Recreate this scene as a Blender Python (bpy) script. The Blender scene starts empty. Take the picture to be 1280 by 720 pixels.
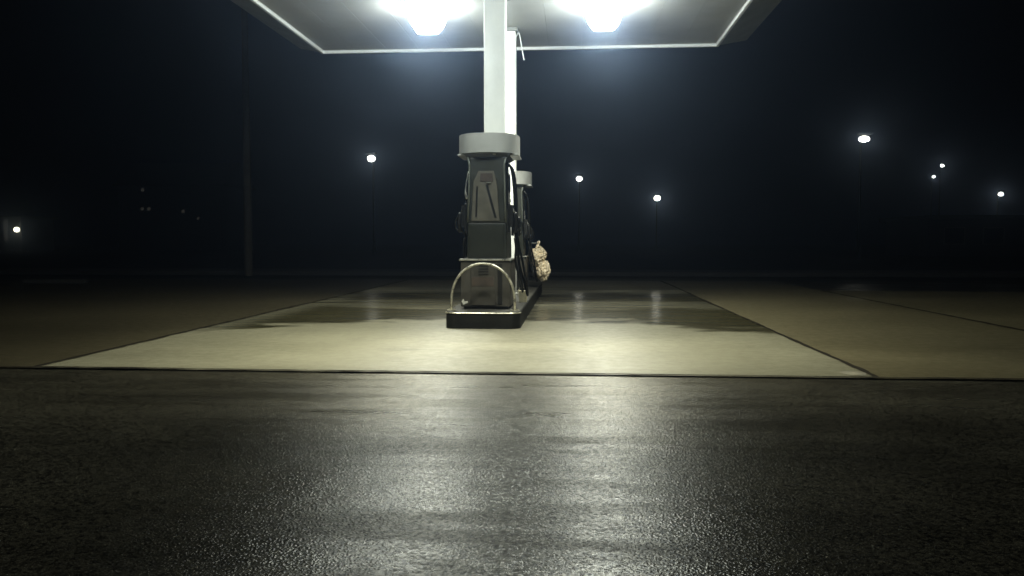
import bpy, bmesh, math, random
from mathutils import Vector, Matrix, noise
random.seed(7)
R = math.radians
S = bpy.context.scene
COL = S.collection

# ---------------------------------------------------------------- helpers
def tag(o, label=None, cat=None, group=None, kind=None):
    if label: o['label'] = label
    if cat: o['category'] = cat
    if group: o['group'] = group
    if kind: o['kind'] = kind
    return o

def empty(name, loc=(0, 0, 0), rz=0.0):
    o = bpy.data.objects.new(name, None)
    COL.objects.link(o); o.location = loc; o.rotation_euler.z = rz
    o.empty_display_size = 0.2
    return o

def obj(name, bm, mats, parent=None, smooth=False, angle=None):
    me = bpy.data.meshes.new(name)
    bmesh.ops.recalc_face_normals(bm, faces=bm.faces)
    bm.to_mesh(me); bm.free()
    if not isinstance(mats, (list, tuple)): mats = [mats]
    for m in mats: me.materials.append(m)
    if smooth:
        for p in me.polygons: p.use_smooth = True
        if angle is not None:
            try: me.set_sharp_from_angle(angle=R(angle))
            except Exception: pass
    o = bpy.data.objects.new(name, me); COL.objects.link(o)
    if parent: o.parent = parent
    return o

def box(bm, x0, x1, y0, y1, z0, z1, bev=0.0, seg=2, mi=0, taper=None):
    r = bmesh.ops.create_cube(bm, size=1.0)
    vs = r['verts']
    for v in vs:
        top = v.co.z > 0
        v.co = Vector(((x0 + x1) / 2 + v.co.x * (x1 - x0), (y0 + y1) / 2 + v.co.y * (y1 - y0), (z0 + z1) / 2 + v.co.z * (z1 - z0)))
        if taper and top:
            v.co.x = (x0 + x1) / 2 + (v.co.x - (x0 + x1) / 2) * taper[0]
            v.co.y = (y0 + y1) / 2 + (v.co.y - (y0 + y1) / 2) * taper[1]
    fs = set(f for v in vs for f in v.link_faces)
    for f in fs: f.material_index = mi
    if bev > 0:
        es = list(set(e for v in vs for e in v.link_edges))
        bmesh.ops.bevel(bm, geom=es, offset=bev, segments=seg, affect='EDGES', profile=0.6, material=mi)

def tube(bm, pts, r, n=10, mi=0, caps=True):
    pts = [Vector(p) for p in pts]
    rings = []
    up = Vector((0.13, 0.21, 0.97)).normalized()
    prev = None
    for i, p in enumerate(pts):
        if i == 0: t = pts[1] - p
        elif i == len(pts) - 1: t = p - pts[i - 1]
        else: t = pts[i + 1] - pts[i - 1]
        t.normalize()
        if prev is None:
            a = t.cross(up)
            if a.length < 1e-3: a = t.cross(Vector((1, 0, 0)))
        else:
            a = prev - t * prev.dot(t)
        a.normalize(); prev = a
        b = t.cross(a)
        rr = r[i] if isinstance(r, (list, tuple)) else r
        rings.append([bm.verts.new(p + (a * math.cos(2 * math.pi * k / n) + b * math.sin(2 * math.pi * k / n)) * rr) for k in range(n)])
    for i in range(len(rings) - 1):
        for k in range(n):
            f = bm.faces.new((rings[i][k], rings[i][(k + 1) % n], rings[i + 1][(k + 1) % n], rings[i + 1][k]))
            f.material_index = mi
    if caps:
        for rg in (rings[0], list(reversed(rings[-1]))):
            f = bm.faces.new(rg); f.material_index = mi

def spline(ctrl, n=10):
    """Catmull-Rom through control points"""
    c = [Vector(p) for p in ctrl]
    c = [c[0] * 2 - c[1]] + c + [c[-1] * 2 - c[-2]]
    out = []
    for i in range(1, len(c) - 2):
        for k in range(n):
            t = k / n
            p0, p1, p2, p3 = c[i - 1], c[i], c[i + 1], c[i + 2]
            out.append(0.5 * ((2 * p1) + (p2 - p0) * t + (2 * p0 - 5 * p1 + 4 * p2 - p3) * t * t + (3 * p1 - p0 - 3 * p2 + p3) * t ** 3))
    out.append(c[-2])
    return out

def prism(bm, outline, z0, z1, mi=0, bev=0.0):
    lo = [bm.verts.new((x, y, z0)) for x, y in outline]
    hi = [bm.verts.new((x, y, z1)) for x, y in outline]
    n = len(outline)
    fs = []
    for i in range(n):
        fs.append(bm.faces.new((lo[i], lo[(i + 1) % n], hi[(i + 1) % n], hi[i])))
    top = bm.faces.new(hi); bot = bm.faces.new(list(reversed(lo)))
    for f in fs + [top, bot]: f.material_index = mi
    if bev > 0:
        es = list(top.edges)
        bmesh.ops.bevel(bm, geom=es, offset=bev, segments=3, affect='EDGES', profile=0.5, material=mi)

def rounded_rect(x0, x1, y0, y1, r, n=7):
    pts = []
    for cx, cy, a0 in ((x1 - r, y1 - r, 0), (x0 + r, y1 - r, 90), (x0 + r, y0 + r, 180), (x1 - r, y0 + r, 270)):
        for k in range(n + 1):
            a = R(a0 + 90 * k / n)
            pts.append((cx + r * math.cos(a), cy + r * math.sin(a)))
    return pts

def sheet(bm, x0, x1, y0, y1, z, mi=0):
    f = bm.faces.new([bm.verts.new(p) for p in ((x0, y0, z), (x1, y0, z), (x1, y1, z), (x0, y1, z))])
    f.material_index = mi

# ---------------------------------------------------------------- materials
def mat(name, col=(0.5, 0.5, 0.5), rough=0.5, metal=0.0, spec=0.5, noise_amt=0.0, nscale=8.0, bump=0.0, bscale=60.0, rvar=0.0, coat=0.0):
    m = bpy.data.materials.new(name); m.use_nodes = True
    nt = m.node_tree; b = nt.nodes['Principled BSDF']
    b.inputs['Base Color'].default_value = (*col, 1)
    b.inputs['Roughness'].default_value = rough
    b.inputs['Metallic'].default_value = metal
    b.inputs['Specular IOR Level'].default_value = spec
    b.inputs['Coat Weight'].default_value = coat
    tc = nt.nodes.new('ShaderNodeTexCoord')
    if noise_amt > 0 or rvar > 0:
        n = nt.nodes.new('ShaderNodeTexNoise'); n.inputs['Scale'].default_value = nscale; n.inputs['Detail'].default_value = 6
        n.inputs['Roughness'].default_value = 0.65
        nt.links.new(tc.outputs['Object'], n.inputs['Vector'])
        if noise_amt > 0:
            r = nt.nodes.new('ShaderNodeMapRange'); r.inputs['From Min'].default_value = 0.3; r.inputs['From Max'].default_value = 0.7
            r.inputs['To Min'].default_value = 1 - noise_amt; r.inputs['To Max'].default_value = 1 + noise_amt * 0.5
            nt.links.new(n.outputs['Fac'], r.inputs['Value'])
            mx = nt.nodes.new('ShaderNodeVectorMath'); mx.operation = 'SCALE'
            mx.inputs[0].default_value = col
            nt.links.new(r.outputs['Result'], mx.inputs['Scale'])
            nt.links.new(mx.outputs['Vector'], b.inputs['Base Color'])
        if rvar > 0:
            r2 = nt.nodes.new('ShaderNodeMapRange'); r2.inputs['From Min'].default_value = 0.3; r2.inputs['From Max'].default_value = 0.7
            r2.inputs['To Min'].default_value = max(rough - rvar, 0.03); r2.inputs['To Max'].default_value = min(rough + rvar, 1)
            nt.links.new(n.outputs['Fac'], r2.inputs['Value']); nt.links.new(r2.outputs['Result'], b.inputs['Roughness'])
    if bump > 0:
        nb = nt.nodes.new('ShaderNodeTexNoise'); nb.inputs['Scale'].default_value = bscale; nb.inputs['Detail'].default_value = 4
        nt.links.new(tc.outputs['Object'], nb.inputs['Vector'])
        bp = nt.nodes.new('ShaderNodeBump'); bp.inputs['Strength'].default_value = bump; bp.inputs['Distance'].default_value = 0.01
        nt.links.new(nb.outputs['Fac'], bp.inputs['Height']); nt.links.new(bp.outputs['Normal'], b.inputs['Normal'])
    return m

def emis(name, col, strength, base=(0.8, 0.8, 0.8)):
    m = bpy.data.materials.new(name); m.use_nodes = True
    b = m.node_tree.nodes['Principled BSDF']
    b.inputs['Base Color'].default_value = (*base, 1)
    b.inputs['Emission Color'].default_value = (*col, 1)
    b.inputs['Emission Strength'].default_value = strength
    b.inputs['Roughness'].default_value = 0.3
    return m

class NT:
    def __init__(s, m): s.t = m.node_tree
    def n(s, typ, **kw):
        x = s.t.nodes.new(typ)
        for k, v in kw.items():
            if k.startswith('i_'): x.inputs[k[2:].replace('_', ' ')].default_value = v
            else: setattr(x, k, v)
        return x
    def l(s, a, b): s.t.links.new(a, b)
    def rng(s, src, a, b, c, d, smooth=True):
        x = s.t.nodes.new('ShaderNodeMapRange')
        x.interpolation_type = 'SMOOTHSTEP' if smooth else 'LINEAR'
        for k, v in zip(('From Min', 'From Max', 'To Min', 'To Max'), (a, b, c, d)): x.inputs[k].default_value = v
        s.l(src, x.inputs['Value']); return x.outputs['Result']
    def math(s, op, a, b=None):
        x = s.t.nodes.new('ShaderNodeMath'); x.operation = op
        for i, v in enumerate((a, b)):
            if v is None: continue
            if isinstance(v, (int, float)): x.inputs[i].default_value = v
            else: s.l(v, x.inputs[i])
        return x.outputs[0]
    def noise(s, vec, scale, detail=5, rough=0.6, mapping=None, dist=0.0):
        if mapping:
            mp = s.t.nodes.new('ShaderNodeMapping'); mp.inputs['Scale'].default_value = mapping[:3]
            if len(mapping) > 3: mp.inputs['Location'].default_value = (mapping[3], mapping[3] * 0.7, 0)
            s.l(vec, mp.inputs['Vector']); vec = mp.outputs['Vector']
        x = s.t.nodes.new('ShaderNodeTexNoise'); x.inputs['Scale'].default_value = scale
        x.inputs['Detail'].default_value = detail; x.inputs['Roughness'].default_value = rough; x.inputs['Distortion'].default_value = dist
        s.l(vec, x.inputs['Vector']); return x.outputs['Fac']
    def mix(s, fac, a, b, typ='MIX'):
        x = s.t.nodes.new('ShaderNodeMix'); x.data_type = 'RGBA'; x.blend_type = typ
        if isinstance(fac, (int, float)): x.inputs[0].default_value = fac
        else: s.l(fac, x.inputs[0])
        for i, v in ((6, a), (7, b)):
            if isinstance(v, tuple): x.inputs[i].default_value = (*v[:3], 1)
            else: s.l(v, x.inputs[i])
        return x.outputs[2]

def asphalt_material():
    m = bpy.data.materials.new('damp_asphalt'); m.use_nodes = True
    k = NT(m); b = m.node_tree.nodes['Principled BSDF']
    geo = k.n('ShaderNodeNewGeometry'); P = geo.outputs['Position']
    vor = k.n('ShaderNodeTexVoronoi'); vor.inputs['Scale'].default_value = 75.0; vor.inputs['Randomness'].default_value = 1.0
    k.l(P, vor.inputs['Vector'])
    g1 = k.noise(P, 60, 4, 0.7)
    g2 = k.noise(P, 170, 2, 0.6)
    patch = k.noise(P, 0.55, 5, 0.6, mapping=(0.7, 1.4, 1))
    streak = k.noise(P, 1.3, 4, 0.6, mapping=(0.45, 2.6, 1, 3.0))
    spot = k.noise(P, 1.1, 8, 0.72, mapping=(0.8, 1.5, 1, 7.0))
    # aggregate colour, each stone its own tone
    sepc = k.n('ShaderNodeSeparateColor'); k.l(vor.outputs['Color'], sepc.inputs['Color'])
    stone = k.rng(sepc.outputs[0], 0.0, 1.0, 0.004, 0.052, False)
    tone = k.math('MULTIPLY', stone, k.rng(patch, 0.3, 0.7, 0.5, 1.35))
    tone = k.math('MULTIPLY', tone, k.rng(spot, 0.56, 0.74, 1.0, 0.6))
    cc = k.n('ShaderNodeCombineColor')
    k.l(k.math('MULTIPLY', tone, 1.10), cc.inputs[0]); k.l(tone, cc.inputs[1]); k.l(k.math('MULTIPLY', tone, 0.68), cc.inputs[2])
    k.l(cc.outputs[0], b.inputs['Base Color'])
    wet = k.math('MULTIPLY', k.rng(patch, 0.38, 0.62, 0.0, 1.0), 1.0)
    rough = k.math('ADD', k.rng(streak, 0.38, 0.62, 0.33, 0.48), k.math('MULTIPLY', wet, -0.07))
    rough = k.math('ADD', rough, k.rng(spot, 0.55, 0.74, 0.0, 0.16))
    sxy = k.n('ShaderNodeSeparateXYZ'); k.l(P, sxy.inputs[0])
    dry = k.rng(sxy.outputs[1], 20.0, 26.0, 0.0, 1.0)      # drier, coarser road beyond the forecourt
    k.l(k.math('ADD', rough, k.math('MULTIPLY', dry, 0.45)), b.inputs['Roughness'])
    gl = k.rng(sepc.outputs[1], 0.15, 0.9, 0.3, 0.95)     # each stone shines differently
    k.l(k.math('MULTIPLY', gl, k.rng(dry, 0, 1, 1.15, 0.15)), b.inputs['Specular IOR Level'])
    b.inputs['Specular Tint'].default_value = (1.0, 0.94, 0.76, 1)
    b.inputs['Anisotropic'].default_value = 0.85
    tg = k.n('ShaderNodeCombineXYZ'); tg.inputs[1].default_value = 1.0; k.l(tg.outputs[0], b.inputs['Tangent'])
    h = k.math('ADD', k.math('MULTIPLY', k.rng(vor.outputs['Distance'], 0.0, 0.6, 1.0, 0.0), 1.0), k.math('ADD', k.math('MULTIPLY', g1, 0.9), k.math('MULTIPLY', g2, 0.3)))
    bp = k.n('ShaderNodeBump'); bp.inputs['Strength'].default_value = 0.85; bp.inputs['Distance'].default_value = 0.0013
    k.l(h, bp.inputs['Height']); k.l(bp.outputs['Normal'], b.inputs['Normal'])
    return m

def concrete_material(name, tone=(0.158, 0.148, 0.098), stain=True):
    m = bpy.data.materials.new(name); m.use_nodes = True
    k = NT(m); b = m.node_tree.nodes['Principled BSDF']
    geo = k.n('ShaderNodeNewGeometry'); P = geo.outputs['Position']
    big = k.noise(P, 0.35, 5, 0.6, mapping=(0.8, 1.6, 1))
    fine = k.noise(P, 9, 6, 0.7)
    grit = k.noise(P, 90, 3, 0.7)
    brush = k.noise(P, 2.2, 5, 0.65, mapping=(0.22, 2.4, 1, 5.0))
    spots = k.noise(P, 3.2, 3, 0.5, mapping=(0.8, 2.0, 1, 2.0))
    col = k.mix(k.rng(big, 0.35, 0.65, 0, 1), (tone[0] * 0.82, tone[1] * 0.82, tone[2] * 0.80), (tone[0] * 1.12, tone[1] * 1.12, tone[2] * 1.12))
    col = k.mix(k.rng(fine, 0.35, 0.75, 0, 0.28), col, (tone[0] * 0.55, tone[1] * 0.54, tone[2] * 0.5))
    col = k.mix(k.rng(brush, 0.5, 0.75, 0, 0.35), col, (tone[0] * 0.5, tone[1] * 0.47, tone[2] * 0.40))
    col = k.mix(k.rng(spots, 0.67, 0.74, 0, 0.5), col, (0.09, 0.08, 0.05))
    col = k.mix(k.rng(grit, 0.55, 0.75, 0, 0.22), col, (0.07, 0.065, 0.05))
    rough = k.rng(fine, 0.3, 0.7, 0.46, 0.60)
    if stain:
        # damp, drip-soaked zone round the pumps: a long pool of damp concrete with a ragged rim
        sx = k.n('ShaderNodeSeparateXYZ'); k.l(P, sx.inputs[0])
        wob = k.noise(P, 0.9, 4, 0.6, mapping=(0.55, 1.3, 1, 1.0))
        # front rim: bows toward the camera away from the island
        dx = k.math('ABSOLUTE', k.math('SUBTRACT', sx.outputs[0], -1.05))
        rim = k.math('SUBTRACT', 11.3, k.math('MULTIPLY', k.math('POWER', dx, 1.5), 0.26))
        e = k.math('ADD', k.math('SUBTRACT', sx.outputs[1], rim), k.math('MULTIPLY', k.math('SUBTRACT', wob, 0.5), 4.2))
        front = k.rng(e, -0.22, 0.38, 0, 1)
        yw = k.math('ADD', sx.outputs[1], k.math('MULTIPLY', k.math('SUBTRACT', wob, 0.5), 2.6))
        back = k.rng(yw, 12.7, 13.5, 1, 0.42)
        band2 = k.math('MULTIPLY', k.rng(yw, 14.4, 14.9, 0, 0.55), k.rng(yw, 16.4, 17.0, 1, 0))
        fade = k.rng(yw, 16.8, 17.4, 1, 0)
        back = k.math('MULTIPLY', k.math('ADD', back, band2), fade)
        inx = k.math('MULTIPLY', k.rng(sx.outputs[0], -4.7, -4.0, 0, 1), 1.0)
        zone = k.math('MULTIPLY', k.math('MULTIPLY', front, back), inx)
        band = k.noise(P, 1.0, 4, 0.55, mapping=(0.16, 1.1, 1, 9.0))
        patches = k.rng(band, 0.50, 0.60, 0.0, 0.75)
        pz = k.math('MULTIPLY', patches, k.rng(sx.outputs[1], 12.5, 14.0, 0, 1))
        zone = k.math('MAXIMUM', zone, pz)
        zone = k.math('MULTIPLY', zone, k.rng(brush, 0.3, 0.8, 1.0, 0.85))
        drip = k.noise(P, 2.4, 5, 0.7, mapping=(0.7, 1.1, 1, 21.0))
        nearisl = k.rng(k.math('ABSOLUTE', k.math('SUBTRACT', sx.outputs[0], -1.1)), 0.6, 3.4, 1, 0.25)
        dk = k.math('MULTIPLY', k.rng(drip, 0.56, 0.66, 0, 0.45), nearisl)
        col = k.mix(dk, col, (0.045, 0.038, 0.022))
        edge = k.rng(k.math('ADD', sx.outputs[1], k.math('MULTIPLY', fine, 0.25)), 6.62, 6.85, 0.45, 0)
        col = k.mix(edge, col, (0.06, 0.05, 0.03))
        col = k.mix(k.math('MULTIPLY', zone, 0.95), col, (0.030, 0.026, 0.008))
        b.inputs['Coat Roughness'].default_value = 0.16; b.inputs['Coat IOR'].default_value = 1.33
        wetc = k.math('MULTIPLY', k.math('MULTIPLY', front, k.rng(yw, 16.6, 18.0, 1, 0)), k.rng(brush, 0.3, 0.6, 0.35, 1.0))
        k.l(wetc, b.inputs['Coat Weight'])
        dr = k.math('MULTIPLY', zone, -0.10)
        rough = k.math('ADD', rough, dr)
    k.l(col, b.inputs['Base Color']); k.l(rough, b.inputs['Roughness'])
    b.inputs['Specular IOR Level'].default_value = 0.45
    b.inputs['Anisotropic'].default_value = 0.8
    tg = k.n('ShaderNodeCombineXYZ'); tg.inputs[1].default_value = 1.0; k.l(tg.outputs[0], b.inputs['Tangent'])
    h = k.math('ADD', k.math('MULTIPLY', grit, 0.5), k.math('ADD', fine, k.math('MULTIPLY', brush, 0.8)))
    bp = k.n('ShaderNodeBump'); bp.inputs['Strength'].default_value = 0.35; bp.inputs['Distance'].default_value = 0.003
    k.l(h, bp.inputs['Height']); k.l(bp.outputs['Normal'], b.inputs['Normal'])
    return m

M = dict(
    asphalt=asphalt_material(),
    concrete=concrete_material('bay_concrete'),
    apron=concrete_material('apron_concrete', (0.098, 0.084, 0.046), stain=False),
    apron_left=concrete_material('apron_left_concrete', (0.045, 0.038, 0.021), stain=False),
    joint=mat('joint_tar', (0.016, 0.013, 0.008), 0.9, spec=0.05, noise_amt=0.4, nscale=20),
    soffit=mat('soffit_paint', (0.40, 0.40, 0.375), 0.5, noise_amt=0.12, nscale=1.4, bump=0.1, bscale=30),
    trim=mat('trim_metal', (0.85, 0.87, 0.86), 0.3, noise_amt=0.1, nscale=3),
    fascia=mat('fascia_metal', (0.30, 0.32, 0.30), 0.5, noise_amt=0.25, nscale=2),
    column=mat('column_paint', (0.82, 0.84, 0.80), 0.38, noise_amt=0.08, nscale=3, rvar=0.1),
    island=mat('island_black_paint', (0.007, 0.007, 0.005), 0.6, spec=0.2, noise_amt=0.5, nscale=6, bump=0.4, bscale=25),
    islandtop=mat('island_concrete', (0.035, 0.033, 0.025), 0.6, noise_amt=0.5, nscale=5, bump=0.4, bscale=40),
    steel=mat('brushed_steel', (0.55, 0.55, 0.50), 0.32, metal=0.85, noise_amt=0.25, nscale=14, rvar=0.12),
    hoopsteel=mat('worn_hoop_steel', (0.55, 0.53, 0.43), 0.34, metal=0.7, noise_amt=0.6, nscale=16, rvar=0.15, bump=0.3, bscale=40),
    cabinet=mat('cabinet_paint', (0.050, 0.046, 0.036), 0.42, noise_amt=0.35, nscale=5, rvar=0.15, bump=0.1, bscale=12),
    body=mat('body_dark_paint', (0.022, 0.024, 0.017), 0.40, noise_amt=0.3, nscale=4, rvar=0.12),
    panel=mat('panel_grey_paint', (0.105, 0.098, 0.075), 0.4, noise_amt=0.3, nscale=5, rvar=0.12),
    pillar=mat('pillar_grey_paint', (0.11, 0.12, 0.10), 0.35, noise_amt=0.25, nscale=7),
    black=mat('black_plastic', (0.010, 0.010, 0.009), 0.35, noise_amt=0.3, nscale=20),
    rubber=mat('hose_rubber', (0.007, 0.007, 0.006), 0.25, noise_amt=0.2, nscale=30),
    redpanel=mat('faded_red_paint', (0.050, 0.037, 0.027), 0.5, noise_amt=0.5, nscale=9),
    screen=mat('display_glass', (0.02, 0.024, 0.022), 0.12, spec=0.6, noise_amt=0.2),
    topper=mat('topper_enamel', (0.35, 0.355, 0.33), 0.42, noise_amt=0.14, nscale=4, rvar=0.1),
    key=mat('keypad_grey', (0.3, 0.3, 0.28), 0.5, noise_amt=0.2),
    sticker=mat('sticker_paper', (0.55, 0.55, 0.48), 0.6, noise_amt=0.5, nscale=60),
    bag=mat('pale_plastic', (0.88, 0.74, 0.52), 0.35, noise_amt=0.4, nscale=9, bump=0.5, bscale=16),
    cream=mat('cream_plastic', (0.72, 0.66, 0.46), 0.45, noise_amt=0.2, nscale=12),
    bin=mat('bin_paint', (0.016, 0.015, 0.013), 0.5, noise_amt=0.4, nscale=8),
    lamp_pole=mat('dark_lamp_pole', (0.016, 0.017, 0.015), 0.7, spec=0.1, noise_amt=0.3, nscale=3),
    pole=mat('galvanised_pole', (0.20, 0.21, 0.19), 0.55, noise_amt=0.3, nscale=3),
    wood=mat('weathered_wood', (0.06, 0.052, 0.038), 0.9, noise_amt=0.5, nscale=4, bump=0.6, bscale=20),
    wall=mat('render_wall', (0.035, 0.033, 0.028), 0.8, noise_amt=0.3, nscale=1),
    roof=mat('roof_felt', (0.05, 0.05, 0.05), 0.8, noise_amt=0.3, nscale=1),
    kerb=mat('kerb_stone', (0.032, 0.03, 0.024), 0.7, noise_amt=0.4, nscale=3),
    marking=mat('worn_patch', (0.17, 0.152, 0.10), 0.7, noise_amt=0.7, nscale=6),
    lens_side=emis('lamp_glass', (0.92, 1.0, 0.95), 74.0),
    lens_face=emis('lamp_glass_hot', (0.93, 1.0, 0.95), 90.0),
    street_lens=emis('street_lamp_glass', (1.0, 0.98, 0.84), 12.0),
    far_lens=emis('far_lamp_glass', (1.0, 0.98, 0.86), 16.0),
    dim_window=emis('dim_window_glass', (1.0, 0.93, 0.75), 0.03, (0.02, 0.02, 0.02)),
    wall_lens=emis('wall_lamp_glass', (1.0, 0.93, 0.66), 9.0),
)

# ---------------------------------------------------------------- setting
bm = bmesh.new(); sheet(bm, -420, 420, -60, 620, 0.0)
tag(obj('ground', bm, M['asphalt']), kind='structure')

def pad(name, x0, x1, y0, y1, m):
    bm = bmesh.new(); sheet(bm, x0, x1, y0, y1, 0.008)
    return tag(obj(name, bm, m), kind='structure')
Y0, Y1 = 6.56, 22.4
pad('concrete_bay', -4.67, 2.45, Y0, 18.9, M['concrete'])
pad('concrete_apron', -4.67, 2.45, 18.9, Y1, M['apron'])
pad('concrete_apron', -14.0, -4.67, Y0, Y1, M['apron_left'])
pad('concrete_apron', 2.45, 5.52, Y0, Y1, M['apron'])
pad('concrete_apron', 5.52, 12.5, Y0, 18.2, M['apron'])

def ragged_strip(bm, p, q, w, z=0.012, seed=1.0, step=0.10):
    p = Vector((*p, z)); q = Vector((*q, z)); d = q - p; L = d.length; d.normalize(); n = Vector((-d.y, d.x, 0))
    N = int(L / step); prev = None
    for i in range(N + 1):
        c = p + d * (L * i / N)
        a = w * (0.5 + 0.35 * noise.noise(Vector((i * 0.31, seed, 0)))) + 0.3 * w * noise.noise(Vector((i * 0.9, seed, 3)))
        b2 = w * (0.5 + 0.35 * noise.noise(Vector((i * 0.27, seed + 9, 0)))) + 0.3 * w * noise.noise(Vector((i * 1.1, seed, 7)))
        a += w * 0.9 * max(0, noise.noise(Vector((i * 0.055, seed, 11))) - 0.12)
        b2 += w * 1.2 * max(0, noise.noise(Vector((i * 0.21, seed, 15))) - 0.25)
        v = (bm.verts.new(c + n * max(a, 0.004)), bm.verts.new(c - n * max(b2, 0.004)))
        if prev: bm.faces.new((prev[0], prev[1], v[1], v[0]))
        prev = v
for k, (p, q, w) in enumerate((((-14, 6.55), (12.5, 6.55), 0.044), ((-4.67, 6.6), (-4.67, 22.4), 0.05), ((2.45, 6.6), (2.45, 22.4), 0.042),
                              ((5.52, 6.6), (5.52, 18.2), 0.06), ((-4.6, 18.9), (2.4, 18.9), 0.05))):
    bm = bmesh.new(); ragged_strip(bm, p, q, w, z=0.012 + 0.003 * (k % 2 if k else 2), seed=k * 5.3)
    tag(obj('pavement_joint', bm, M['joint']), kind='structure')
# pale chipped corner of the bay and worn patch out on the apron
for (cx, cy, rx, ry, sd) in ((2.33, 6.78, 0.11, 0.10, 2), (5.38, 15.7, 0.17, 0.30, 5)):
    bm = bmesh.new(); pts = []
    for i in range(28):
        a = 2 * math.pi * i / 28; r = 1 + 0.45 * noise.noise(Vector((math.cos(a) * 1.7, math.sin(a) * 1.7, sd)))
        pts.append(bm.verts.new((cx + rx * r * math.cos(a), cy + ry * r * math.sin(a), 0.0115 if sd == 5 else 0.0112)))
    bm.faces.new(pts); tag(obj('worn_patch', bm, M['marking']), kind='structure')
# far kerb and road behind the forecourt
bm = bmesh.new(); box(bm, -60, 60, 25.6, 25.8, 0.0, 0.13, 0.02)
tag(obj('kerb', bm, M['kerb']), kind='structure')
bm = bmesh.new(); sheet(bm, -60, 60, 25.8, 28.2, 0.12)
tag(obj('pavement', bm, M['kerb']), kind='structure')

# ---------------------------------------------------------------- canopy
CX0, CX1, CY0, CY1, CZ = -4.70, 2.60, 5.6, 14.88, 4.60
can = empty('station_canopy', ((CX0 + CX1) / 2, (CY0 + CY1) / 2, CZ))
tag(can, 'flat pale canopy roof with a bright metal edge over the fuel pumps', 'canopy')
def canloc(o): o.matrix_parent_inverse = Matrix.Translation(-can.location)
bm = bmesh.new()
npan = 12; w = (CX1 - CX0 - 0.12) / npan
for i in range(npan):
    x0 = CX0 + 0.06 + i * w
    box(bm, x0 + 0.001, x0 + w - 0.001, CY0 + 0.06, CY1 - 0.06, CZ + 0.05, CZ + 0.09, 0.002, 1)
box(bm, CX0 + 0.05, CX1 - 0.05, CY0 + 0.05, CY1 - 0.05, CZ + 0.10, CZ + 0.55)
o = obj('soffit', bm, M['soffit'], can); canloc(o)
bm = bmesh.new()  # bright drip edge round the soffit
t_ = 0.05
box(bm, CX0, CX1, CY0, CY0 + t_, CZ, CZ + 0.085, 0.006, 1); box(bm, CX0, CX1, CY1 - t_, CY1, CZ, CZ + 0.085, 0.006, 1)
box(bm, CX0, CX0 + t_, CY0 + t_ + .002, CY1 - t_ - .002, CZ, CZ + 0.085, 0.006, 1); box(bm, CX1 - t_, CX1, CY0 + t_ + .002, CY1 - t_ - .002, CZ, CZ + 0.085, 0.006, 1)
o = obj('edge_trim', bm, M['trim'], can); canloc(o)
bm = bmesh.new()  # fascia leaning outwards and up
inn = [(CX0 - .004, CY0 - .004, CZ + .03), (CX1 + .004, CY0 - .004, CZ + .03), (CX1 + .004, CY1 + .004, CZ + .03), (CX0 - .004, CY1 + .004, CZ + .03)]
q = 0.62
out = [(CX0 - q, CY0 - q, CZ + .20), (CX1 + q, CY0 - q, CZ + .20), (CX1 + q, CY1 + q, CZ + .26), (CX0 - q, CY1 + q, CZ + .26)]
top = [(x, y, CZ + 0.85) for x, y, _ in out]
rings = [[bm.verts.new(p) for p in r] for r in (inn, out, top)]
for a in range(2):
    for i in range(4):
        bm.faces.new((rings[a][i], rings[a][(i + 1) % 4], rings[a + 1][(i + 1) % 4], rings[a + 1][i]))
bm.faces.new(rings[2])
o = obj('fascia', bm, M['fascia'], can); canloc(o)

def canopy_lamp(x, y, label, power, spread):
    t = empty('canopy_light', (x, y, CZ + 0.05))
    tag(t, label, 'ceiling light', 'glaring square lights under the canopy')
    bm = bmesh.new()
    for s in (-1, 1):
        box(bm, -0.36, 0.36, s * 0.33 - 0.03, s * 0.33 + 0.03, -0.018, -0.002, 0.004, 1)
        box(bm, s * 0.33 - 0.03, s * 0.33 + 0.03, -0.298, 0.298, -0.018, -0.002, 0.004, 1)
    obj('frame', bm, M['trim'], t)
    bm = bmesh.new()
    v = []
    for hw, z in ((0.27, -0.010), (0.27, -0.14), (0.235, -0.26), (0.16, -0.37)):  # lens shaped deeper and wider to take in the lamp's bloom
        v.append([bm.verts.new((px, py, z)) for px, py in rounded_rect(-hw, hw, -hw, hw, hw * 0.35, 4)])
    n = len(v[0])
    for a in range(3):
        for i in range(n):
            bm.faces.new((v[a][i], v[a][(i + 1) % n], v[a + 1][(i + 1) % n], v[a + 1][i]))
    f = bm.faces.new(v[-1]); f.material_index = 1
    obj('lens', bm, [M['lens_side'], M['lens_face']], t)
    ld = bpy.data.lights.new('lamp', 'AREA'); ld.shape = 'DISK'; ld.size = 0.22; ld.energy = power
    ld.color = (1.0, 0.985, 0.80); ld.spread = R(spread)
    lo = bpy.data.objects.new('lamp', ld); COL.objects.link(lo); lo.parent = t; lo.location = (0, 0, -0.376)
    return t
canopy_lamp(-2.22, 12.2, 'glaring light under the canopy left of the column, at the far end', 125, 142)
canopy_lamp(0.45, 12.2, 'glaring light under the canopy right of the column, at the far end', 125, 142)
canopy_lamp(-2.22, 8.0, 'glaring light under the near end of the canopy on its left, above the picture', 84, 86)
canopy_lamp(0.45, 8.0, 'glaring light under the near end of the canopy on its right, above the picture', 84, 86)

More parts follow.
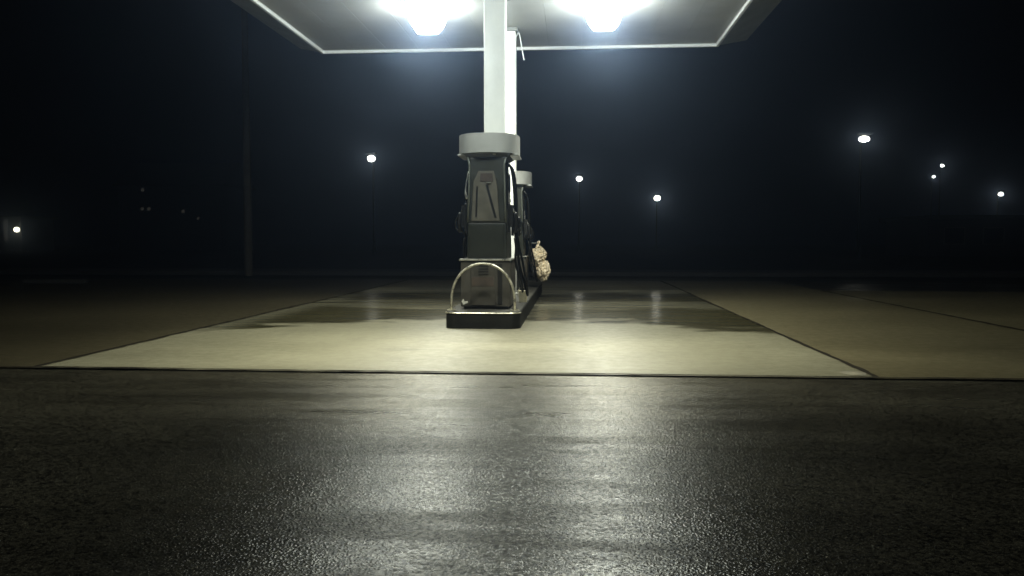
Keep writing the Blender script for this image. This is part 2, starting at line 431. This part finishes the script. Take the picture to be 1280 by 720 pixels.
# ---------------------------------------------------------------- columns
ZI = 0.22
def column(y, label):
    t = empty('canopy_column', (-1.12, y, ZI))
    tag(t, label, 'column', 'white columns holding the canopy')
    bm = bmesh.new(); prism(bm, rounded_rect(-0.152, 0.152, -0.152, 0.152, 0.012, 3), 0.02, CZ - ZI - 0.015)
    obj('shaft', bm, M['column'], t, True, 30)
    bm = bmesh.new(); box(bm, -0.22, 0.22, -0.22, 0.22, 0.0, 0.019, 0.004, 1)
    for sx in (-1, 1):
        for sy in (-1, 1):
            tube(bm, [(sx * .185, sy * .185, .0195), (sx * .185, sy * .185, .05)], 0.014, 6)
    obj('base_plate', bm, M['steel'], t)
    bm = bmesh.new(); box(bm, -0.19, 0.19, -0.19, 0.19, CZ - ZI - 0.012, CZ - ZI + 0.046, 0.004, 1)
    obj('top_plate', bm, M['pole'], t)
    return t
c1 = column(11.62, 'near white square column rising behind the closer pump out of the picture')
c2 = column(13.62, 'far white square column with a loose cable at its top, between the two pumps')
bm = bmesh.new()
tube(bm, spline([(0.15, 0, 4.30), (0.19, -0.02, 4.37), (0.215, -0.02, 4.33), (0.245, -0.02, 4.15), (0.29, -0.02, 3.92)], 6), 0.009, 6)
obj('loose_cable', bm, M['trim'], c2, True)

# ---------------------------------------------------------------- island
isl = empty('pump_island', (-1.13, 13.6, 0))
tag(isl, 'long raised island with black painted kerb and rounded ends under the pumps', 'pump island')
hx, hy = 0.475, 3.68
bm = bmesh.new(); prism(bm, rounded_rect(-hx, hx, -hy, hy, 0.15), 0.0, ZI - 0.012, bev=0.02)
obj('kerb', bm, M['island'], isl, True, 40)
bm = bmesh.new(); prism(bm, rounded_rect(-hx + .012, hx - .012, -hy + .012, hy - .012, 0.14), ZI - 0.008, ZI, bev=0.003)
obj('deck', bm, M['islandtop'], isl, True, 40)

bm = bmesh.new()  # steel strip added to draw a highlight along the kerb's front top edge
rim = [(-hx - .001, -hy + 0.15)] + [(-hx + .15 - .151 * math.cos(R(a)), -hy + .15 - .151 * math.sin(R(a))) for a in range(10, 91, 10)]
rim = rim + [(-x, y) for x, y in reversed(rim)]
tube(bm, [(x, y, ZI - 0.016) for x, y in rim], 0.0095, 8)
obj('rim_highlight', bm, M['hoopsteel'], isl, True, 40)

# ---------------------------------------------------------------- hoop guard
def hoop(y, label, rot=0):
    t = empty('hoop_guard', (-1.14, y, ZI)); tag(t, label, 'hoop guard', 'hoops guarding the island ends')
    t.rotation_euler.z = rot
    pts = []
    W, H = 0.405, 0.60
    pts.append((W, 0, 0.0)); pts.append((W, 0, 0.12))
    for k in range(1, 32):
        a = math.pi * k / 32
        pts.append((W * math.cos(a) ** 1 , 0, 0.12 + (H - 0.12) * math.sin(a) ** 0.92))
    pts.append((-W, 0, 0.12)); pts.append((-W, 0, 0.0))
    bm = bmesh.new(); tube(bm, pts, 0.017, 12)
    obj('tube', bm, M['hoopsteel'], t, True)
    for s in (-1, 1):
        bm = bmesh.new(); tube(bm, [(s * W, 0, 0.001), (s * W, 0, 0.012)], 0.06, 14)
        for k in range(4):
            a = R(45 + 90 * k); tube(bm, [(s * W + .043 * math.cos(a), .043 * math.sin(a), .0125), (s * W + .043 * math.cos(a), .043 * math.sin(a), .022)], 0.008, 6)
        obj('foot_flange', bm, M['hoopsteel'], t, True, 40)
    return t
hoop(10.12, 'bent steel hoop standing on the near end of the island in front of the pump')

# ---------------------------------------------------------------- dispenser
def hose(bm, s, y0, y1, low, out, top=1.86):
    # s side sign; from the boom under the topper down in a loop and up to the nozzle
    p = [(s * 0.20, y0, top + .08), (s * 0.30, y0, top), (s * 0.345, y0, top - 0.35), (s * (0.36), y0 + .01, 0.95),
         (s * (0.38 + out * .6), y0 + 0.02, 0.55), (s * (0.40 + out), (y0 + y1) / 2, low), (s * (0.39 + out * .6), y1, low + 0.16),
         (s * 0.37, y1, 0.62), (s * 0.375, y1 + 0.01, 0.80), (s * 0.36, y1, 0.93)]
    if s < 0: p = [(x * 0.86, yy, z) for x, yy, z in p]
    tube(bm, spline(p, 8), 0.0165, 8)

def nozzle(t, s, y, z):
    bm = bmesh.new()  # grip and body lying in the boot
    tube(bm, spline([(s * 0.36, y, z - 0.02), (s * 0.372, y, z + 0.07), (s * 0.375, y, z + 0.16), (s * 0.355, y, z + 0.24)], 5), [0.026] * 5 + [0.03] * 5 + [0.035] * 5 + [0.028], 10)
    tube(bm, spline([(s * 0.39, y, z + 0.0), (s * 0.425, y, z + 0.05), (s * 0.425, y, z + 0.14), (s * 0.385, y, z + 0.21)], 4), 0.010, 6)
    n = obj('nozzle', bm, M['black'], t, True)
    bm = bmesh.new(); tube(bm, spline([(s * 0.35, y, z + 0.245), (s * 0.325, y, z + 0.30), (s * 0.285, y, z + 0.315)], 4), 0.012, 8)
    obj('spout', bm, M['steel'], n, True)
    bm = bmesh.new()
    box(bm, min(s * 0.268, s * 0.30), max(s * 0.268, s * 0.30), y - 0.06, y + 0.06, z - 0.02, z + 0.36, 0.01)
    box(bm, min(s * 0.30, s * 0.34), max(s * 0.30, s * 0.34), y - 0.055, y - 0.045, z + 0.05, z + 0.34); box(bm, min(s * 0.30, s * 0.34), max(s * 0.30, s * 0.34), y + 0.045, y + 0.055, z + 0.05, z + 0.34)
    obj('nozzle_boot', bm, M['black'], t)

def dispenser(y, label):
    t = empty('fuel_dispenser', (-1.125, y, ZI)); tag(t, label, 'fuel pump', 'fuel pumps on the island')
    # local z = 0 is the island deck; faces -y towards the camera
    bm = bmesh.new()
    box(bm, -0.335, 0.315, -0.50, 0.48, 0.03, 0.63, 0.012)
    box(bm, -0.30, 0.28, -0.46, 0.44, 0.0, 0.03)
    cab = obj('lower_cabinet', bm, M['cabinet'], t)
    bm = bmesh.new(); box(bm, -0.355, 0.33, -0.52, 0.50, 0.632, 0.655, 0.006)
    obj('cabinet_cap', bm, M['steel'], t)
    bm = bmesh.new()  # end door of the cabinet, set proud, with a frame gap
    box(bm, -0.20, 0.12, -0.512, -0.5, 0.05, 0.60, 0.004, 1)
    d = obj('end_door', bm, M['cabinet'], cab)
    bm = bmesh.new(); box(bm, -0.19, 0.10, -0.5155, -0.5125, 0.30, 0.42, 0.001, 1)
    obj('red_plate', bm, M['redpanel'], d)
    bm = bmesh.new()
    for k in range(4): box(bm, -0.10, 0.03, -0.518, -0.5125, 0.45 + k * 0.035, 0.465 + k * 0.035, 0.001, 1)
    obj('vent', bm, M['black'], d)
    bm = bmesh.new(); box(bm, 0.15, 0.21, -0.506, -0.5005, 0.06, 0.59, 0.002, 1)
    obj('hinge_strip', bm, M['black'], cab)
    bm = bmesh.new()  # torn pale sticker
    pts = [(-.325, .10), (-.30, .135), (-.285, .10), (-.245, .105), (-.235, .08), (-.27, .07), (-.30, .055)]
    bm.faces.new([bm.verts.new((x, -0.503, z)) for x, z in pts])
    r = bmesh.ops.extrude_face_region(bm, geom=list(bm.faces))
    for v in r['geom']:
        if isinstance(v, bmesh.types.BMVert): v.co.y += 0.002
    obj('torn_sticker', bm, M['sticker'], cab)
    # middle body
    bm = bmesh.new(); box(bm, -0.265, 0.265, -0.40, 0.40, 0.656, 1.125, 0.015, taper=(0.955, 1.0))
    obj('middle_body', bm, M['body'], t)
    # upper body
    bm = bmesh.new(); box(bm, -0.240, 0.240, -0.39, 0.39, 1.128, 1.98, 0.015, taper=(0.93, 1.0))
    up = obj('upper_body', bm, M['body'], t)
    # front panel: trapezoid, set proud, with chamfered top corners
    def plate(name, outline, y0, y1, m, par, bev=0.004):
        bm = bmesh.new()
        a = [bm.verts.new((x, y0, z)) for x, z in outline]; b = [bm.verts.new((x, y1, z)) for x, z in outline]
        n = len(a)
        for i in range(n): bm.faces.new((a[i], a[(i + 1) % n], b[(i + 1) % n], b[i]))
        f1 = bm.faces.new(a); bm.faces.new(list(reversed(b)))
        if bev: bmesh.ops.bevel(bm, geom=list(f1.edges), offset=bev, segments=1, affect='EDGES')
        return obj(name, bm, m, par)
    plate('front_panel', [(-0.205, 1.15), (0.165, 1.15), (0.135, 1.62), (0.09, 1.80), (-0.11, 1.80), (-0.175, 1.66)], -0.412, -0.3905, M['panel'], up)
    plate('lower_panel', [(-0.235, 0.68), (0.225, 0.68), (0.215, 1.10), (-0.225, 1.10)], -0.410, -0.4005, M['body'], t)
    for (a, b, w) in (((-0.125, 1.60), (-0.140, 1.20), 0.022), ((0.0, 1.62), (0.115, 1.19), 0.03)):
        (x0, z0), (x1, z1) = a, b
        plate('panel_strip', [(x0 - w / 2, z0), (x0 + w / 2, z0), (x1 + w / 2, z1), (x1 - w / 2, z1)], -0.4165, -0.4125, M['black'], up, 0.0)  # thin black strips set proud of the front panel
    plate('reader_plate', [(-0.09, 1.66), (0.085, 1.66), (0.075, 1.77), (-0.08, 1.77)], -0.419, -0.4125, M['redpanel'], up, 0.002)
    plate('handle', [(-0.005, 1.64), (0.055, 1.64), (0.06, 1.655), (-0.01, 1.655)], -0.435, -0.4195, M['steel'], up, 0.002)
    for s in (-1, 1):
        bm = bmesh.new(); tube(bm, [(s * 0.248, -0.405, 1.13), (s * 0.236, -0.40, 1.55), (s * 0.226, -0.395, 1.88), (s * 0.25, -0.395, 1.98)], 0.014, 8)
        obj('corner_post', bm, M['pillar'], t, True)
    # flared neck
    bm = bmesh.new(); box(bm, -0.22, 0.22, -0.36, 0.36, 1.96, 2.03, 0.0, taper=(1.5, 1.15))
    obj('neck', bm, M['body'], t)
    # elliptical topper drum with lip pieces underneath
    bm = bmesh.new()
    n = 64; ax, ay = 0.405, 0.50
    ell = [(ax * math.copysign(abs(math.cos(2 * math.pi * k / n)) ** 0.82, math.cos(2 * math.pi * k / n)) + 0.0, ay * math.copysign(abs(math.sin(2 * math.pi * k / n)) ** 0.82, math.sin(2 * math.pi * k / n))) for k in range(n)]
    prism(bm, ell, 2.035, 2.285, bev=0.012)
    top = obj('topper', bm, M['topper'], t, True, 35)
    bm = bmesh.new()
    box(bm, -0.40, -0.27, -0.30, 0.30, 2.012, 2.032, 0.004, 1)
    obj('topper_lip', bm, M['topper'], top)
    bm = bmesh.new(); box(bm, 0.28, 0.41, -0.30, 0.30, 2.008, 2.032, 0.004, 1)
    obj('topper_lip', bm, M['topper'], top)
    bm = bmesh.new(); box(bm, 0.08, 0.12, -0.44, -0.40, 2.008, 2.032, 0.004, 1)
    obj('topper_clip', bm, M['topper'], top)
    # both sides: display, keypad, card slot, boots, nozzles, hoses
    for s in (-1, 1):
        def sb(name, y0, y1, z0, z1, d0, d1, m, par=None):
            bm = bmesh.new(); box(bm, min(s * d0, s * d1), max(s * d0, s * d1), y0, y1, z0, z1, 0.004, 1)
            return obj(name, bm, m, par or t)
        bz = sb('bezel', -0.20, 0.20, 1.36, 1.80, 0.2425, 0.262, M['black'])
        sb('display', -0.16, 0.16, 1.56, 1.76, 0.2625, 0.268, M['screen'], bz)
        bm = bmesh.new()
        for i in range(3):
            for j in range(4):
                yy = -0.15 + i * 0.05; zz = 1.37 + j * 0.042
                box(bm, min(s * .2625, s * .27), max(s * .2625, s * .27), yy, yy + 0.036, zz, zz + 0.03)
        obj('keypad', bm, M['key'], bz)
        sb('card_slot', 0.04, 0.14, 1.42, 1.46, 0.2625, 0.275, M['steel'], bz)
        for yy in (-0.31, 0.31):
            nozzle(t, s, yy, 1.02 if yy < 0 else 0.98)
        bm = bmesh.new(); hose(bm, s, -0.20, -0.31, 0.22 if s > 0 else 0.42, 0.06 if s > 0 else -0.03)
        obj('hose', bm, M['rubber'], t, True)
        bm = bmesh.new(); hose(bm, s, 0.20, 0.31, 0.14 if s > 0 else 0.40, 0.10 if s > 0 else -0.03)
        obj('hose', bm, M['rubber'], t, True)
    # a nozzle hung high on the left side whose tip catches the light
    bm = bmesh.new(); tube(bm, spline([(-0.245, -0.36, 1.80), (-0.272, -0.37, 1.66), (-0.285, -0.375, 1.52), (-0.262, -0.375, 1.44)], 5), [0.010] * 10 + [0.017] * 6, 8)
    obj('side_lever', bm, M['steel'], t, True)
    return t

d1 = dispenser(10.86, 'nearer tall dark fuel pump with a round pale drum on top, behind the steel hoop')
def copy_tree(o, parent=None):
    c = o.copy(); COL.objects.link(c)
    if parent: c.parent = parent
    for ch in [x for x in bpy.data.objects if x.parent == o]: copy_tree(ch, c)
    return c
d2 = copy_tree(d1)
d2.location = (-1.15, 15.02, ZI); d2.scale = (0.94, 1.0, 0.945)
d2['label'] = 'farther fuel pump with a bright white drum, mostly hidden behind the far column'

# ---------------------------------------------------------------- small things on the island
bm = bmesh.new(); tube(bm, spline([(0.30, 0.46, 0.90), (0.44, 0.47, 0.90), (0.515, 0.47, 0.91), (0.522, 0.47, 0.95)], 4), 0.008, 6)
hk = obj('side_hook', bm, M['steel'], d2, True)

def bag():
    bm = bmesh.new()
    lobes = [(Vector((-0.02, 0.0, -0.235)), Vector((0.165, 0.13, 0.19))), (Vector((0.075, -0.01, -0.50)), Vector((0.13, 0.11, 0.20)))]
    for j, (c, rr) in enumerate(lobes):
        r = bmesh.ops.create_icosphere(bm, subdivisions=5, radius=1.0)
        for v in r['verts']:
            d = v.co.normalized()
            n1 = noise.noise(d * 1.9 + Vector((j * 7, 0, 0))); n2 = abs(noise.noise(d * 4.1 + Vector((3, j * 4, 0)))); n3 = abs(noise.noise(d * 9 + Vector((1, 2, j))))
            s = 1 + 0.26 * n1 - 0.75 * n2 - 0.22 * n3 + 0.16
            p = Vector((d.x * rr.x, d.y * rr.y, d.z * rr.z)) * s
            if j == 0 and d.z > 0.6:
                k = (d.z - 0.6) / 0.4; p.x *= 1 - 0.55 * k; p.y *= 1 - 0.55 * k
            v.co = c + p
    o = obj('plastic_bag', bm, M['bag'], None, True)
    # knot
    bm = bmesh.new(); tube(bm, spline([(-0.02, 0, -0.06), (-0.015, 0, -0.01), (0.0, 0.0, 0.03), (0.012, 0, 0.06)], 4), [0.045, 0.04, 0.03, 0.024, 0.02, 0.022, 0.03, 0.034, 0.034, 0.03, 0.02, 0.012, 0.008], 10)
    for v in bm.verts: v.co += Vector((noise.noise(v.co * 30), noise.noise(v.co * 30 + Vector((5, 0, 0))), 0)) * 0.012
    obj('knot', bm, M['bag'], o, True)
    o.location = (-0.655, 15.45, 1.055)
    tag(o, 'crumpled pale bag knotted at the top, hanging from a hook on the far pump', 'bag')
bag()

bk = empty('washer_bucket', (-0.722, 11.62, ZI)); tag(bk, 'small cream bucket on the island edge beside the near column', 'bucket')
bm = bmesh.new(); tube(bm, [(0, 0, 0.0), (0, 0, 0.15)], [0.055, 0.07], 18); tube(bm, [(0, 0, 0.15), (0, 0, 0.165)], 0.076, 18)
obj('pail', bm, M['cream'], bk, True, 40)
bm = bmesh.new(); tube(bm, spline([(-0.06, 0, 0.158), (-0.05, -0.03, 0.20), (0, -0.045, 0.22), (0.05, -0.03, 0.20), (0.06, 0, 0.158)], 5), 0.004, 6)
obj('handle', bm, M['steel'], bk, True)

# ---------------------------------------------------------------- street lamps and far things
def street_lamp(x, y, z, label, heads=1, size=0.5, m='street_lens', stretch=1.0):
    t = empty('street_lamp', (x, y, 0)); tag(t, label, 'street lamp', 'street lamps burning in the dark beyond')
    bm = bmesh.new(); tube(bm, [(0, 0.1, 0), (0, 0.1, z * 0.5), (0, 0.1, z + 0.25)], [0.11, 0.09, 0.06], 10)
    tube(bm, [(0, 0.1, 0.0), (0, 0.1, 0.5)], 0.16, 10)
    obj('pole', bm, M['lamp_pole'], t, True, 40)
    sides = [0] if heads == 1 else [-0.27, 0.27]
    bm = bmesh.new()
    for s in sides:
        tube(bm, spline([(0, 0.1, z + 0.2), (s * 0.5, 0.0, z + 0.42), (s, -0.45, z + 0.30)], 5), 0.035, 6)
    obj('arm', bm, M['lamp_pole'], t, True)
    for i, s in enumerate(sides):
        bm = bmesh.new(); box(bm, s - size * .6 * stretch, s + size * .6 * stretch, -0.5 - size * .6, -0.4 + size * .4, z + 0.16 + size * .25, z + 0.28 + size * .25, 0.03)
        h = obj('lamp_head', bm, M['lamp_pole'], t)
        bm = bmesh.new(); bmesh.ops.create_uvsphere(bm, u_segments=16, v_segments=10, radius=1.0)
        for v in bm.verts: v.co = Vector((v.co.x * size * .5 * stretch + s, v.co.y * size * .45 - 0.5, v.co.z * size * (.40 if heads == 1 else .32) + z + (0 if i == 0 else 0.08)))
        obj('lens', bm, M[m], h, True)
    return t
street_lamp(-15.1, 60, 7.32, 'bright white street lamp high in the dark left of the pumps', size=0.60)
street_lamp(0.6, 80, 7.27, 'small white street lamp just right of the farther pump', size=0.60)
street_lamp(11.3, 110, 6.94, 'lowest white street lamp in the middle distance right of the pumps', size=0.9)
street_lamp(19.0, 55, 7.81, 'bright white street lamp with a long head at upper right', size=0.5, stretch=1.45)
street_lamp(52.6, 120, 11.95, 'upper of two tiny lamps set close together at far right', size=0.5, m='far_lens')
street_lamp(51.9, 121, 10.45, 'lower of two tiny lamps set close together at far right', size=0.42, m='far_lens')
street_lamp(45.5, 90, 6.16, 'single small lamp at the far right edge above the long low roof', size=0.5, m='far_lens')

# utility pole
t = empty('utility_pole', (-10.4, 25.0, 0)); tag(t, 'faint grey utility pole standing in the dark left of the bay', 'utility pole')
bm = bmesh.new(); tube(bm, [(0, 0, 0), (0.02, 0, 4), (0.03, 0, 9)], [0.13, 0.115, 0.09], 14)
obj('shaft', bm, M['wood'], t, True, 40)

# long low building, right: pale eave catching a little light
t = empty('low_building', (30.0, 62.0, 0)); tag(t, 'long low dark building with a faint pale eave at far right', 'building')
bm = bmesh.new(); box(bm, -3.6, 9, 0.0, 8, 0, 2.75); obj('wall', bm, M['roof'], t)
bm = bmesh.new(); box(bm, -4.0, 9.5, -0.6, 8.6, 2.76, 3.05, 0.02); obj('roof', bm, M['wall'], t)
for x in (-2.4, 0.4, 3.2, 6.0):
    bm = bmesh.new(); box(bm, x, x + 1.4, -0.04, -0.005, 0.95, 2.1, 0.01); w_ = obj('window', bm, M['screen'], t)
    bm = bmesh.new()
    box(bm, x - .06, x - .005, -0.06, -0.002, .9, 2.15); box(bm, x + 1.405, x + 1.46, -0.06, -0.002, .9, 2.15); box(bm, x + .0, x + 1.4, -0.06, -0.002, 2.105, 2.15); box(bm, x, x + 1.4, -0.06, -0.002, .9, .945)
    obj('frame', bm, M['pole'], w_)

# kiosk with a wall lamp, left edge
t = empty('kiosk_building', (-68.5, 90.5, 0)); tag(t, 'small dark building with one dim window at the left edge', 'building')
bm = bmesh.new(); box(bm, -5, 3.2, 0, 6, 0, 3.9); obj('wall', bm, M['wall'], t)
bm = bmesh.new(); box(bm, -5.3, 3.5, -0.4, 6.3, 3.91, 4.15, 0.02); obj('roof', bm, M['roof'], t)
bm = bmesh.new(); box(bm, 1.05, 1.55, -0.05, -0.005, 1.2, 3.7, 0.01); obj('window', bm, M['dim_window'], t)
wl = empty('wall_lamp', (-65.6, 90.4, 2.51)); tag(wl, 'warm lamp on the wall of the small building at the left edge', 'wall lamp')
bm = bmesh.new(); box(bm, -0.30, 0.30, -0.05, 0.08, -0.30, 0.32, 0.03); obj('back_plate', bm, M['pole'], wl)
bm = bmesh.new(); bmesh.ops.create_uvsphere(bm, u_segments=14, v_segments=8, radius=0.30)
for v in bm.verts: v.co.y = v.co.y * .7 - 0.27; v.co.x *= 1.2
obj('lens', bm, M['wall_lens'], wl, True)

# house with a few faint lit windows
t = empty('distant_house', (-46.0, 90.0, 0)); tag(t, 'dark two storey house with a few faintly lit small windows', 'house')
bm = bmesh.new(); box(bm, -7, 5.5, 0, 9, 0, 7.6); obj('wall', bm, M['roof'], t)
bm = bmesh.new()
for v in [(-7.4, -0.4, 7.61), (5.9, -0.4, 7.61), (5.9, 9.4, 7.61), (-7.4, 9.4, 7.61), (-7.4, 4.5, 10.6), (5.9, 4.5, 10.6)]: bm.verts.new(v)
bm.verts.ensure_lookup_table(); V = bm.verts
for f in ((0, 1, 5, 4), (2, 3, 4, 5), (0, 4, 3), (1, 2, 5), (3, 2, 1, 0)): bm.faces.new([V[i] for i in f])
obj('roof', bm, M['roof'], t)
for x, z, a in ((-3.9, 7.1, .35), (-4.0, 4.9, .35), (-3.2, 4.9, .35), (0.9, 4.6, .35), (2.7, 3.8, .28)):
    bm = bmesh.new(); box(bm, x - a / 2, x + a / 2, -0.05, -0.004, z - a / 2, z + a / 2, 0.01)
    obj('window', bm, M['dim_window'], t)

# kerb stone out in the dark at left
bm = bmesh.new(); box(bm, -0.8, 0.8, -0.09, 0.09, 0.0, 0.12, 0.03)
o = obj('parking_block', bm, M['kerb']); o.location = (-13.4, 19.8, 0.01); o.rotation_euler.z = 0.12
tag(o, 'low concrete parking block barely visible in the dark at far left', 'parking block')

# ---------------------------------------------------------------- added bloom volume
hz = bpy.data.materials.new('bloom_haze'); hz.use_nodes = True  # thin bluish volume added to imitate lens bloom round the lamps
nt = hz.node_tree; nt.nodes.clear()
om = nt.nodes.new('ShaderNodeOutputMaterial'); pv = nt.nodes.new('ShaderNodeVolumePrincipled')
pv.inputs['Color'].default_value = (0.47, 0.62, 0.90, 1); pv.inputs['Density'].default_value = 0.0080
pv.inputs['Anisotropy'].default_value = 0.93
nt.links.new(pv.outputs[0], om.inputs['Volume'])
bm = bmesh.new(); box(bm, -424, 424, -64, 624, -1.0, 14.0)
tag(obj('bloom_volume', bm, hz), kind='stuff')

# ---------------------------------------------------------------- sky, added faint sun, camera
W = bpy.data.worlds.new('World'); S.world = W; W.use_nodes = True
nt = W.node_tree; bg = nt.nodes['Background']
sky = nt.nodes.new('ShaderNodeTexSky'); sky.sky_type = 'NISHITA'; sky.sun_disc = False
sky.sun_elevation = R(-4); sky.sun_rotation = R(200)
nt.links.new(sky.outputs[0], bg.inputs['Color']); bg.inputs['Strength'].default_value = 0.008
sl = bpy.data.lights.new('faint_added_sun', 'SUN'); sl.energy = 0.002; sl.angle = R(0.5); sl.color = (0.9, 0.95, 1.0)  # very faint sun lamp added; the scene has no moon
so = bpy.data.objects.new('faint_added_sun', sl); COL.objects.link(so); so.rotation_euler = (R(50), 0, R(200))

cam = bpy.data.cameras.new('camera'); co = bpy.data.objects.new('camera', cam); COL.objects.link(co)
co.location = (0, 0, 1.1); cam.sensor_width = 36; cam.lens = 1000 / 1280 * 36
co.rotation_euler = (R(90) - math.atan(58 / 1000), 0, math.atan(76 / 1000))
cam.clip_end = 1500; cam.clip_start = 0.05
S.camera = co

S.view_settings.view_transform = 'Standard'; S.view_settings.look = 'None'
S.view_settings.exposure = 0; S.view_settings.gamma = 1; S.view_settings.use_curve_mapping = False
c = S.cycles
S.render.engine = 'CYCLES'
c.use_denoising = True
try: c.denoiser = 'OPENIMAGEDENOISE'
except Exception: pass
c.max_bounces = 6; c.diffuse_bounces = 3; c.glossy_bounces = 3; c.volume_bounces = 0
c.sample_clamp_indirect = 4.0; c.sample_clamp_direct = 0
c.caustics_reflective = False; c.caustics_refractive = False
